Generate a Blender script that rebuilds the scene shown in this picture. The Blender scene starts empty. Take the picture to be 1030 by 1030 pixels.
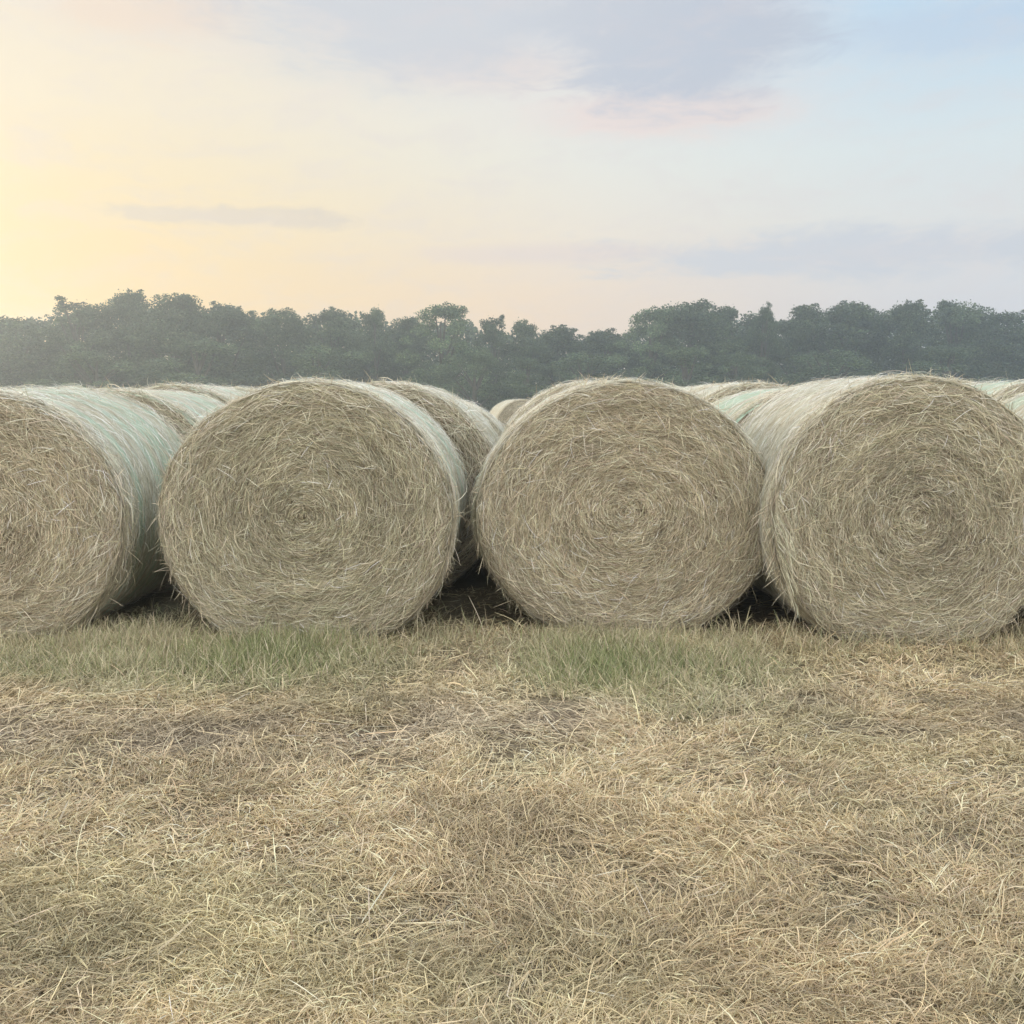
import bpy, math, numpy as np
from math import radians as R

rng = np.random.default_rng(7)
scene = bpy.context.scene
COL = scene.collection
EYE = 1.30
PITCH = R(5.82)
F = 1030.0


def s2l(r, g, b):
    out = []
    for c in (r, g, b):
        c /= 255.0
        out.append(c / 12.92 if c <= 0.04045 else ((c + 0.055) / 1.055) ** 2.4)
    return tuple(out) + (1.0,)


def at(px, py, Y):
    """world point seen in photo pixel (px, py) at distance Y along +Y"""
    u, v = (px - 515) / F, (515 - py) / F
    dy = math.cos(PITCH) + v * math.sin(PITCH)
    dz = -math.sin(PITCH) + v * math.cos(PITCH)
    k = Y / dy
    return u * k, Y, EYE + dz * k


# ------------------------------------------------------------------ noise
def _hash(ix, iy, seed):
    n = (ix.astype(np.int64) * 374761393 + iy.astype(np.int64) * 668265263 + seed * 1442695041) & 0xFFFFFFFF
    n = ((n ^ (n >> 13)) * 1274126177) & 0xFFFFFFFF
    return ((n ^ (n >> 16)) & 0xFFFF) / 65535.0


def noise2(x, y, seed=0):
    x = np.asarray(x, float); y = np.asarray(y, float)
    ix, iy = np.floor(x), np.floor(y)
    fx, fy = x - ix, y - iy
    fx = fx * fx * (3 - 2 * fx); fy = fy * fy * (3 - 2 * fy)
    a = _hash(ix, iy, seed); b = _hash(ix + 1, iy, seed)
    c = _hash(ix, iy + 1, seed); d = _hash(ix + 1, iy + 1, seed)
    return (a * (1 - fx) + b * fx) * (1 - fy) + (c * (1 - fx) + d * fx) * fy


def fbm(x, y, seed=0, octv=3):
    s = 0; a = 0.5; t = 0
    for o in range(octv):
        s = s + a * noise2(x * 2 ** o, y * 2 ** o, seed + o * 17); t += a; a *= 0.5
    return s / t


# ------------------------------------------------------------------ mesh helpers
def make_mesh(name, verts, quads, cols=None, mat=None, smooth=False, tris=None):
    verts = np.ascontiguousarray(verts, dtype=np.float32)
    quads = np.ascontiguousarray(quads, dtype=np.int32)
    me = bpy.data.meshes.new(name)
    nv, nq = len(verts), len(quads)
    me.vertices.add(nv)
    me.vertices.foreach_set('co', verts.ravel())
    me.loops.add(nq * 4)
    me.loops.foreach_set('vertex_index', quads.ravel())
    me.polygons.add(nq)
    me.polygons.foreach_set('loop_start', np.arange(nq, dtype=np.int32) * 4)
    me.polygons.foreach_set('loop_total', np.full(nq, 4, dtype=np.int32))
    me.update(calc_edges=True)
    if cols is not None:
        a = me.attributes.new('tint', 'FLOAT_COLOR', 'POINT')
        c = np.ones((nv, 4), dtype=np.float32); c[:, :3] = cols
        a.data.foreach_set('color', c.ravel())
    sm = np.full(nq, bool(smooth)) if np.isscalar(smooth) else np.asarray(smooth)
    me.polygons.foreach_set('use_smooth', sm)
    if mat: me.materials.append(mat)
    return me


def add_obj(name, me, parent=None):
    o = bpy.data.objects.new(name, me)
    COL.objects.link(o)
    if parent: o.parent = parent
    return o


def empty(name, loc, rz=0.0):
    o = bpy.data.objects.new(name, None)
    o.empty_display_size = 0.2
    COL.objects.link(o)
    o.location = loc; o.rotation_euler = (0, 0, rz)
    return o


def tag(o, label=None, cat=None, group=None, kind=None):
    if label: o['label'] = label
    if cat: o['category'] = cat
    if group: o['group'] = group
    if kind: o['kind'] = kind
    return o


def ribbons(P, W, hint, cols):
    """P (N,K,3) centre lines, W (N,) or (N,K) widths, hint (N,3) surface normal, cols (N,3)"""
    N, K, _ = P.shape
    T = np.empty_like(P)
    T[:, 1:-1] = P[:, 2:] - P[:, :-2]
    T[:, 0] = P[:, 1] - P[:, 0]; T[:, -1] = P[:, -1] - P[:, -2]
    S = np.cross(T, hint[:, None, :])
    S /= (np.linalg.norm(S, axis=2, keepdims=True) + 1e-9)
    if W.ndim == 1:
        taper = np.ones(K); taper[0] = 0.75; taper[-1] = 0.3
        W = W[:, None] * taper[None, :]
    V = np.empty((N, K, 2, 3), dtype=np.float32)
    V[:, :, 0] = P - S * W[..., None] * 0.5
    V[:, :, 1] = P + S * W[..., None] * 0.5
    idx = np.arange(N * K * 2, dtype=np.int32).reshape(N, K, 2)
    Q = np.stack([idx[:, :-1, 0], idx[:, :-1, 1], idx[:, 1:, 1], idx[:, 1:, 0]], axis=-1).reshape(-1, 4)
    C = np.repeat(cols, K * 2, axis=0)
    return V.reshape(-1, 3), Q, C


def merge(parts):
    vs, qs, cs, off = [], [], [], 0
    for v, q, c in parts:
        vs.append(v); qs.append(q + off); cs.append(c); off += len(v)
    return np.concatenate(vs), np.concatenate(qs), np.concatenate(cs)


def palette(n, cols, probs, jitter=0.14, r=None):
    r = r or rng
    cols = np.array(cols); probs = np.array(probs, float); probs /= probs.sum()
    c = cols[r.choice(len(cols), n, p=probs)]
    return np.clip(c * (1 + r.normal(0, jitter, (n, 1))) * (1 + r.normal(0, 0.03, (n, 3))), 0.01, 0.9)


# ------------------------------------------------------------------ materials
def new_mat(name):
    m = bpy.data.materials.new(name); m.use_nodes = True
    nt = m.node_tree; b = nt.nodes['Principled BSDF']
    b.inputs['Roughness'].default_value = 0.75
    b.inputs['Specular IOR Level'].default_value = 0.25
    return m, nt, b


def tint_mat(name, gain=1.0, trans=0.0, rough=0.7):
    m, nt, b = new_mat(name)
    a = nt.nodes.new('ShaderNodeAttribute'); a.attribute_name = 'tint'
    nt.links.new(a.outputs['Color'], b.inputs['Base Color'])
    b.inputs['Roughness'].default_value = rough
    if trans > 0:
        tr = nt.nodes.new('ShaderNodeBsdfTranslucent')
        nt.links.new(a.outputs['Color'], tr.inputs['Color'])
        mx = nt.nodes.new('ShaderNodeMixShader'); mx.inputs[0].default_value = trans
        nt.links.new(b.outputs[0], mx.inputs[1]); nt.links.new(tr.outputs[0], mx.inputs[2])
        nt.links.new(mx.outputs[0], nt.nodes['Material Output'].inputs['Surface'])
    return m


M_straw = tint_mat('straw', rough=0.65)
M_grass = tint_mat('dry_grass', trans=0.12)
M_leaf = tint_mat('leaves', trans=0.15)


def math_node(nt, op, a, b=None, c=None, clamp=False):
    n = nt.nodes.new('ShaderNodeMath'); n.operation = op; n.use_clamp = clamp
    for i, v in enumerate((a, b, c)):
        if v is None: continue
        if isinstance(v, (int, float)): n.inputs[i].default_value = v
        else: nt.links.new(v, n.inputs[i])
    return n.outputs[0]


def mix_col(nt, fac, a, b, blend='MIX'):
    n = nt.nodes.new('ShaderNodeMix'); n.data_type = 'RGBA'; n.blend_type = blend
    for sock, v in ((n.inputs[0], fac), (n.inputs[6], a), (n.inputs[7], b)):
        if isinstance(v, (int, float)): sock.default_value = v
        elif isinstance(v, tuple): sock.default_value = v
        else: nt.links.new(v, sock)
    return n.outputs[2]


def smooth(nt, v, lo, hi, a=0.0, b=1.0):
    n = nt.nodes.new('ShaderNodeMapRange'); n.interpolation_type = 'SMOOTHSTEP'
    nt.links.new(v, n.inputs[0])
    n.inputs[1].default_value = lo; n.inputs[2].default_value = hi
    n.inputs[3].default_value = a; n.inputs[4].default_value = b
    return n.outputs[0]


def ramp(nt, fac, stops):
    n = nt.nodes.new('ShaderNodeValToRGB')
    el = n.color_ramp.elements
    while len(el) < len(stops): el.new(0.5)
    for e, (p, c) in zip(el, stops): e.position = p; e.color = c
    nt.links.new(fac, n.inputs[0])
    return n.outputs[0]


def noise_node(nt, vec, scale, detail=4, rough=0.55):
    n = nt.nodes.new('ShaderNodeTexNoise'); n.inputs['Scale'].default_value = scale
    n.inputs['Detail'].default_value = detail; n.inputs['Roughness'].default_value = rough
    nt.links.new(vec, n.inputs['Vector'])
    return n.outputs['Fac']


def mapping(nt, vec, scale, loc=(0, 0, 0)):
    n = nt.nodes.new('ShaderNodeMapping'); n.inputs['Scale'].default_value = scale
    n.inputs['Location'].default_value = loc
    nt.links.new(vec, n.inputs['Vector'])
    return n.outputs[0]


def bump(nt, b, h, strength, dist):
    n = nt.nodes.new('ShaderNodeBump'); n.inputs['Strength'].default_value = strength
    n.inputs['Distance'].default_value = dist
    nt.links.new(h, n.inputs['Height']); nt.links.new(n.outputs[0], b.inputs['Normal'])


def make_net_mat():
    # plastic net stretched round the hay: pale threads, mint bands, straw showing through
    m, nt, b = new_mat('net_wrap')
    tc = nt.nodes.new('ShaderNodeTexCoord').outputs['Object']
    oi = nt.nodes.new('ShaderNodeObjectInfo')
    sep = nt.nodes.new('ShaderNodeSeparateColor'); nt.links.new(oi.outputs['Color'], sep.inputs[0])
    mint, white, seed = sep.outputs[0], sep.outputs[1], sep.outputs[2]
    add = nt.nodes.new('ShaderNodeVectorMath'); add.operation = 'ADD'
    cb = nt.nodes.new('ShaderNodeCombineXYZ')
    s9 = math_node(nt, 'MULTIPLY', seed, 9.0)
    for i in range(3): nt.links.new(s9, cb.inputs[i])
    nt.links.new(tc, add.inputs[0]); nt.links.new(cb.outputs[0], add.inputs[1])
    v = add.outputs[0]
    streak = noise_node(nt, mapping(nt, v, (1.6, 42, 1.6)), 1.0, 8, 0.75)
    fine = noise_node(nt, mapping(nt, v, (38, 110, 38)), 1.0, 3, 0.8)
    band = noise_node(nt, mapping(nt, v, (0.25, 5.5, 0.25)), 1.0, 3, 0.5)
    blot = noise_node(nt, mapping(nt, v, (3, 5, 3)), 1.0, 4, 0.6)
    hay = mix_col(nt, fine, (0.33, 0.29, 0.18, 1), (0.66, 0.60, 0.42, 1))
    f = smooth(nt, streak, 0.40, 0.60)
    f = math_node(nt, 'MULTIPLY', f, smooth(nt, blot, 0.30, 0.60, 0.55, 1.0))
    f = math_node(nt, 'MULTIPLY_ADD', f, 0.55, math_node(nt, 'MULTIPLY', white, 0.40), clamp=True)
    fs = smooth(nt, fine, 0.36, 0.62)
    thread = mix_col(nt, fs, (0.40, 0.42, 0.33, 1), (0.80, 0.81, 0.71, 1))
    col = mix_col(nt, f, hay, thread)
    bm = smooth(nt, band, 0.46, 0.54)
    bm = math_node(nt, 'MULTIPLY', bm, mint)
    bm = math_node(nt, 'MULTIPLY', bm, smooth(nt, streak, 0.33, 0.6, 0.42, 0.82))
    sb = smooth(nt, noise_node(nt, mapping(nt, v, (0.3, 8.0, 0.3), (5, 3, 1)), 1.0, 2, 0.5), 0.50, 0.60)
    col = mix_col(nt, math_node(nt, 'MULTIPLY', sb, 0.55), col, hay)
    col = mix_col(nt, bm, col, (0.42, 0.64, 0.49, 1))
    nt.links.new(col, b.inputs['Base Color'])
    b.inputs['Roughness'].default_value = 0.55
    hsum = math_node(nt, 'ADD', streak, math_node(nt, 'MULTIPLY', fine, 0.5))
    bump(nt, b, hsum, 0.9, 0.02)
    return m


def make_core_mat():
    m, nt, b = new_mat('packed_hay')
    tc = nt.nodes.new('ShaderNodeTexCoord').outputs['Object']
    n1 = noise_node(nt, tc, 9, 6, 0.65)
    n2 = noise_node(nt, tc, 90, 4, 0.7)
    f = math_node(nt, 'MULTIPLY_ADD', n2, 0.6, math_node(nt, 'MULTIPLY', n1, 0.4))
    col = ramp(nt, f, [(0.30, (0.13, 0.11, 0.07, 1)), (0.7, (0.40, 0.34, 0.23, 1))])
    nt.links.new(col, b.inputs['Base Color'])
    bump(nt, b, n2, 0.9, 0.02)
    return m


def make_ground_mat():
    m, nt, b = new_mat('thatch_ground')
    tc = nt.nodes.new('ShaderNodeTexCoord').outputs['Object']
    a = nt.nodes.new('ShaderNodeAttribute'); a.attribute_name = 'tint'
    n1 = noise_node(nt, tc, 60, 5, 0.7)
    n2 = noise_node(nt, tc, 3.0, 5, 0.6)
    k = math_node(nt, 'MULTIPLY_ADD', n1, 1.0, math_node(nt, 'MULTIPLY', n2, 0.6))
    g = smooth(nt, k, 0.45, 1.15, 0.45, 1.45)
    vm = nt.nodes.new('ShaderNodeVectorMath'); vm.operation = 'SCALE'
    nt.links.new(a.outputs['Color'], vm.inputs[0]); nt.links.new(g, vm.inputs['Scale'])
    nt.links.new(vm.outputs[0], b.inputs['Base Color'])
    b.inputs['Roughness'].default_value = 0.9
    bump(nt, b, n1, 0.8, 0.02)
    return m


def make_bark():
    m, nt, b = new_mat('bark')
    tc = nt.nodes.new('ShaderNodeTexCoord').outputs['Object']
    n = noise_node(nt, mapping(nt, tc, (6, 6, 1.2)), 1.0, 4)
    nt.links.new(ramp(nt, n, [(0.3, (0.05, 0.045, 0.035, 1)), (0.7, (0.12, 0.11, 0.09, 1))]), b.inputs['Base Color'])
    return m


M_net, M_core, M_ground, M_bark = make_net_mat(), make_core_mat(), make_ground_mat(), make_bark()


# ------------------------------------------------------------------ the field
def smst(v, a, b):
    t = np.clip((v - a) / (b - a), 0, 1); return t * t * (3 - 2 * t)


def gh(x, y):
    h = 0.05 * (fbm(x * 0.9 + 40, y * 0.9 + 17, 3, 3) - 0.5) + 0.022 * (fbm(x * 3.6 + 9, y * 4.6, 5, 3) - 0.5)
    fade = 1 - smst(y, 4.9, 5.4) * (1 - smst(y, 30, 60))
    far = 1 + 3 * smst(np.hypot(x, y), 20, 120)
    return h * (0.12 + 0.88 * fade) * far


def zones(x, y):
    """greenness, bareness (brown thatch), golden, all 0..1, as they lie in the field"""
    nz = fbm(x * 1.3 + 3, y * 1.3 + 8, 21, 3)
    n2_ = fbm(x * 3.1 + 13, y * 3.1 + 2, 33, 2)
    edge = 4.40 + 1.1 * (nz - 0.5) + 0.5 * (n2_ - 0.5) + 0.55 * smst(x, 0.9, 1.9) + 0.25 * smst(-np.abs(x + 0.25), -0.35, 0)
    g = smst(y, edge, edge + 0.35) * (1 - 0.75 * np.exp(-((x + 0.20) / 0.28) ** 2)) * (1 - 0.8 * smst(x, 1.05, 1.6))
    g = g * (0.45 + 0.55 * smst(n2_, 0.35, 0.6))
    lush = (np.exp(-((x + 1.28) / 0.40) ** 2 - ((y - 5.15) / 0.42) ** 2)
            + np.exp(-((x - 0.42) / 0.28) ** 2 - ((y - 4.95) / 0.36) ** 2)
            + 0.45 * np.exp(-((x - 0.95) / 0.45) ** 2 - ((y - 5.05) / 0.25) ** 2)
            + 0.35 * np.exp(-((x + 2.3) / 0.5) ** 2 - ((y - 4.9) / 0.3) ** 2))
    yb = 4.0 + 0.18 * np.sin(x * 1.7 + 1) + 0.25 * smst(x, 0.4, 1.4)
    bare = np.exp(-((y - yb) / 0.36) ** 2) * smst(n2_ + nz, 0.7, 1.15)
    patch_g = smst(fbm(x * 1.6 + 31, y * 1.6 + 5, 55, 4), 0.42, 0.72) * (1 - g)
    gold = smst(nz, 0.40, 0.65)
    return g, np.clip(lush, 0, 1), bare, patch_g, gold


def ground_sheet():
    def axis(near, far, n1, n2):
        a = np.linspace(0, near, n1)
        b = near + (far - near) * (np.geomspace(1, 101, n2) - 1) / 100
        return np.concatenate([a, b[1:]])
    xp = axis(4.5, 430, 110, 40)
    xs = np.concatenate([-xp[::-1], xp[1:]])
    yp = axis(9.0, 430, 220, 40)
    ys = np.concatenate([-axis(0.5, 120, 4, 20)[::-1], yp[1:]])
    X, Y = np.meshgrid(xs, ys)
    Z = gh(X, Y)
    V = np.stack([X, Y, Z], -1).reshape(-1, 3)
    ny, nx = X.shape
    i = np.arange(ny * nx).reshape(ny, nx)
    Q = np.stack([i[:-1, :-1], i[:-1, 1:], i[1:, 1:], i[1:, :-1]], -1).reshape(-1, 4)
    g, lush, bare, pg, gold = zones(X.ravel(), Y.ravel())
    c = np.tile(np.array([0.23, 0.19, 0.12]), (len(V), 1))
    def mixto(c, f, t): return c * (1 - f[:, None]) + np.array(t) * f[:, None]
    c = mixto(c, bare * 0.8, (0.23, 0.18, 0.125))
    c = mixto(c, g * 0.6, (0.20, 0.19, 0.11))
    c = mixto(c, lush * 0.8, (0.12, 0.16, 0.06))
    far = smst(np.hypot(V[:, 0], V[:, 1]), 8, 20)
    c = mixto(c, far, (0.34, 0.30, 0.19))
    o = add_obj('ground', make_mesh('ground', V, Q, c, M_ground, smooth=True))
    tag(o, 'mown dry hay field with straw thatch', 'ground', kind='structure')


ground_sheet()

FRONT = [(-2.955, 5.60), (-1.135, 5.60), (0.660, 5.86), (2.185, 5.52), (3.80, 5.55)]


def clear_of_bales(x, y):
    ok = np.ones(len(x), bool)
    for bx, by in FRONT:
        ok &= ~((np.abs(x - bx) < 0.50) & (y > by + 0.05))
    return ok


def field_strands():
    parts = []
    r = np.random.default_rng(11)
    # ---- lying dry stems
    N = 1080000
    u = r.random(N)
    Y = 1.45 * (7.2 / 1.45) ** (u ** 0.80)
    wide = r.random(N) < 0.27
    half = 0.56 * Y + 0.30
    X = np.where(wide, r.uniform(-1, 1, N) * (half + 2.4), r.uniform(-1, 1, N) * half)
    g, lush, bare, pg, gold = zones(X, Y)
    cl = fbm(X * 4.5, Y * 4.5, 71, 2)
    dens = np.clip(0.55 + 2.2 * (cl - 0.47), 0.20, 1) * (0.55 + 0.45 * smst(fbm(X * 1.1 + 50, Y * 1.6 + 3, 77, 3), 0.36, 0.56)) * (1 - 0.9 * smst(Y, 5.65, 6.1)) * (1 - 0.45 * bare) * (1 - 0.55 * g) * (1 - 0.7 * lush)
    keep = (r.random(N) < dens) & clear_of_bales(X, Y)
    X, Y, cl = X[keep], Y[keep], cl[keep]
    g, lush, bare, pg, gold = (a[keep] for a in (g, lush, bare, pg, gold))
    N = len(X)
    K = 5
    ang = (fbm(X * 1.4 + 5, Y * 1.4, 91, 2) - 0.5) * 9 + r.normal(0, 0.75, N)
    stray = r.random(N) < 0.35
    ang = np.where(stray, r.uniform(0, 2 * np.pi, N), ang)
    L = r.gamma(2.4, 0.016, N) + 0.014
    L *= 1 + 0.1 * (Y - 2)
    curl = r.normal(0, 0.45, N)
    rise0 = r.gamma(1.5, 0.006, N); z_up = r.gamma(1.3, 0.006, N) * (1 - 0.5 * bare)
    tt = np.linspace(0, 1, K)
    P = np.empty((N, K, 3)); px, py, a = X.copy(), Y.copy(), ang.copy()
    for k in range(K):
        P[:, k, 0], P[:, k, 1] = px, py
        P[:, k, 2] = rise0 + z_up * np.sin(np.pi * np.clip(tt[k] * 0.8 + 0.1, 0, 1)) * (1 + 0.7 * curl * (tt[k] - 0.5))
        a = a + curl / K + r.normal(0, 0.10, N)
        px = px + np.cos(a) * L / (K - 1); py = py + np.sin(a) * L / (K - 1)
    tilt = r.random(N) < 0.22
    P[:, :, 2] += (tilt * r.uniform(0.0, 0.6, N) * L)[:, None] * tt[None, :]
    P[:, :, 2] = np.maximum(P[:, :, 2], 0.001) + gh(P[:, :, 0], P[:, :, 1])
    W = r.uniform(0.0009, 0.0022, N) * (Y / 2.0) ** 0.65
    fat = r.random(N) < 0.012; W = np.where(fat, W * 2.0, W)
    base = palette(N, [(0.62, 0.525, 0.335), (0.80, 0.71, 0.49), (0.44, 0.365, 0.235), (0.56, 0.49, 0.36), (0.30, 0.245, 0.16)],
                   [0.34, 0.17, 0.25, 0.14, 0.10], 0.16, r)
    def mixto(c, f, t): return c * (1 - f[:, None]) + c.mean(1, keepdims=True) * np.array(t) * f[:, None]
    base = mixto(base, gold * 0.30, (1.28, 1.05, 0.66))
    base = mixto(base, pg * 0.35, (1.04, 1.03, 0.62))
    base = mixto(base, bare * 0.9, (1.06, 0.92, 0.68))
    base = mixto(base, g * 0.55, (0.95, 1.0, 0.66))
    base = mixto(base, lush * 0.8, (0.55, 0.75, 0.30))
    tone = (0.84 + 0.30 * smst(fbm(X * 1.9 + 3, Y * 2.6 + 60, 177, 4), 0.30, 0.68)) * (0.80 + 0.36 * noise2(X * 11, Y * 13, 78))
    base = np.clip(base * tone[:, None], 0, 0.85)
    hint = np.stack([r.normal(0, 0.45, N), r.normal(0, 0.45, N), np.ones(N)], -1)
    parts.append(ribbons(P, W, hint, base * np.array([1.04, 1.0, 0.94])))

    # ---- single straight stalks dropped on top of the mat, some broad and split
    n = 9000
    Y = 1.45 * (5.6 / 1.45) ** r.random(n); X = r.uniform(-1, 1, n) * (0.56 * Y + 0.4)
    ok = clear_of_bales(X, Y) & (r.random(n) < 0.35 + 0.65 * smst(fbm(X * 2.5, Y * 2.5, 301, 2), 0.4, 0.6)); X, Y = X[ok], Y[ok]; n = len(X)
    a = r.uniform(0, 2 * np.pi, n); L = r.uniform(0.05, 0.20, n); kink = r.normal(0, 0.5, n) * (r.random(n) < 0.4)
    P = np.empty((n, 4, 3)); px, py = X.copy(), Y.copy(); z = r.uniform(0.006, 0.020, n); sl_ = r.normal(0.02, 0.12, n)
    for k in range(4):
        P[:, k] = np.stack([px, py, np.maximum(z, 0.004) + gh(px, py)], -1)
        aa = a + (kink if k >= 2 else 0)
        px = px + np.cos(aa) * L / 3; py = py + np.sin(aa) * L / 3; z = z + sl_ * L / 3
    W = r.uniform(0.0016, 0.0032, n) * (Y / 2.0) ** 0.5; W = np.where(r.random(n) < 0.08, W * 1.9, W)
    c = palette(n, [(0.80, 0.69, 0.46), (0.70, 0.57, 0.35), (0.62, 0.56, 0.43), (0.36, 0.27, 0.17)], [0.4, 0.3, 0.15, 0.15], 0.12, r)
    parts.append(ribbons(P, W, np.stack([r.normal(0, 0.3, n), r.normal(0, 0.3, n), np.ones(n)], -1), c))

    # ---- upright stubble and grass, in tufts
    def tufts(nc, ysamp, xs_w, blades, hlo, hhi, colf, lean, wid, K=4, spread=0.03, filt=None):
        cy = ysamp(nc); cx = r.uniform(-1, 1, nc) * (xs_w(cy))
        gz = zones(cx, cy)
        if filt is not None:
            m = (r.random(nc) < filt(cx, cy, *gz)); cx, cy = cx[m], cy[m]; gz = tuple(q[m] for q in gz)
        nc = len(cx)
        nb = r.integers(blades[0], blades[1], nc)
        idx = np.repeat(np.arange(nc), nb); n = len(idx)
        ta = r.uniform(0, 2 * np.pi, nc)[idx]
        x = cx[idx] + r.normal(0, spread, n); y = cy[idx] + r.normal(0, spread, n)
        ok = clear_of_bales(x, y); idx, x, y, ta = idx[ok], x[ok], y[ok], ta[ok]; n = len(idx)
        H = r.uniform(hlo, hhi, n) * (0.7 + 0.6 * r.random(nc)[idx])
        la = ta + r.normal(0, 1.1, n)
        ln = np.abs(r.normal(lean, 0.28, n)); bend = r.uniform(0.0, 0.6, n)
        P = np.empty((n, K, 3))
        z0 = gh(x, y)
        ph = ln.copy(); cxp, cyp, cz = x.copy(), y.copy(), z0 - 0.004
        for k in range(K):
            P[:, k] = np.stack([cxp, cyp, cz], -1)
            st = H / (K - 1)
            cxp = cxp + np.cos(la) * np.sin(ph) * st; cyp = cyp + np.sin(la) * np.sin(ph) * st
            cz = cz + np.cos(ph) * st; ph = ph + bend * 0.45; la = la + r.normal(0, 0.12, n)
        P[:, :, 2] = np.maximum(P[:, :, 2], gh(P[:, :, 0], P[:, :, 1]) - 0.003)
        W = r.uniform(wid[0], wid[1], n) * (y / 2.0) ** 0.6
        vr = r.normal(0, 1, (n, 3)); vr[:, 2] *= 0.3
        return ribbons(P, W, vr, colf(n, *(q[idx] for q in gz)))

    dry = lambda n, g, lush, bare, pg, gold: palette(n, [(0.70, 0.59, 0.35), (0.80, 0.70, 0.44), (0.50, 0.41, 0.25), (0.46, 0.43, 0.25)],
                                                    [0.4, 0.2, 0.25, 0.15], 0.15, r)
    parts.append(tufts(5500, lambda n: 1.5 * (4.6 / 1.5) ** (r.random(n) ** 0.85), lambda y: 0.58 * y + 0.5, (4, 11), 0.018, 0.055, dry, 0.8,
                       (0.0010, 0.0021), filt=lambda x, y, g, l, b, p, go: (0.35 + 0.65 * go) * (1 - 0.8 * b) * (1 - g)))
    def greenish(n, g, lush, bare, pg, gold):
        a = palette(n, [(0.54, 0.49, 0.32), (0.44, 0.43, 0.26), (0.66, 0.59, 0.41), (0.35, 0.37, 0.20)], [0.34, 0.24, 0.30, 0.12], 0.14, r)
        b = palette(n, [(0.25, 0.30, 0.13), (0.33, 0.36, 0.18), (0.46, 0.45, 0.26)], [0.5, 0.35, 0.15], 0.15, r)
        f = (r.random(n) < lush * 0.72)[:, None]
        return np.where(f, b, a)
    parts.append(tufts(17000, lambda n: r.uniform(4.2, 6.6, n), lambda y: 0.56 * y + 0.9, (5, 12), 0.035, 0.10, greenish, 0.55,
                       (0.0011, 0.0021), spread=0.04,
                       filt=lambda x, y, g, l, b, p, go: g * (0.35 + 0.65 * np.clip(l * 1.5 + smst(fbm(x * 2.2, y * 2.2, 5, 2), 0.35, 0.7), 0, 1)) * (1 - 0.55 * smst(x, 1.1, 1.8)) * (1 - 0.85 * smst(y, 5.55, 5.95))))
    parts.append(tufts(9000, lambda n: r.uniform(4.3, 5.7, n), lambda y: 0.56 * y, (5, 12), 0.04, 0.15, greenish, 0.40,
                       (0.0011, 0.0020), spread=0.035, filt=lambda x, y, g, l, b, p, go: 0.9 * l ** 1.5))
    # tufts growing against the feet of the bales
    parts.append(tufts(5200, lambda n: r.uniform(5.25, 5.80, n), lambda y: 0.56 * y, (5, 11), 0.05, 0.15, greenish, 0.30,
                       (0.0011, 0.0020), spread=0.03,
                       filt=lambda x, y, g, l, b, p, go: np.clip(0.12 + 1.2 * l + 0.8 * smst(fbm(x * 3 + 7, y * 1.5, 15, 2), 0.45, 0.65), 0, 1) * (1 - 0.6 * smst(x, 1.3, 1.9)) * 0.6))
    # tall wisps at the foot of the bales
    parts.append(tufts(260, lambda n: r.uniform(5.0, 5.9, n), lambda y: 0.56 * y + 0.5, (1, 4), 0.11, 0.22, greenish, 0.35,
                       (0.0014, 0.0022), K=5, filt=lambda x, y, g, l, b, p, go: 0.7 + 0 * x))
    v, q, c = merge(parts)
    o = add_obj('dry_grass', make_mesh('dry_grass', v, q, c, M_grass))
    tag(o, 'cut dry grass and straw litter covering the field', 'grass', kind='stuff')


field_strands()


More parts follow.
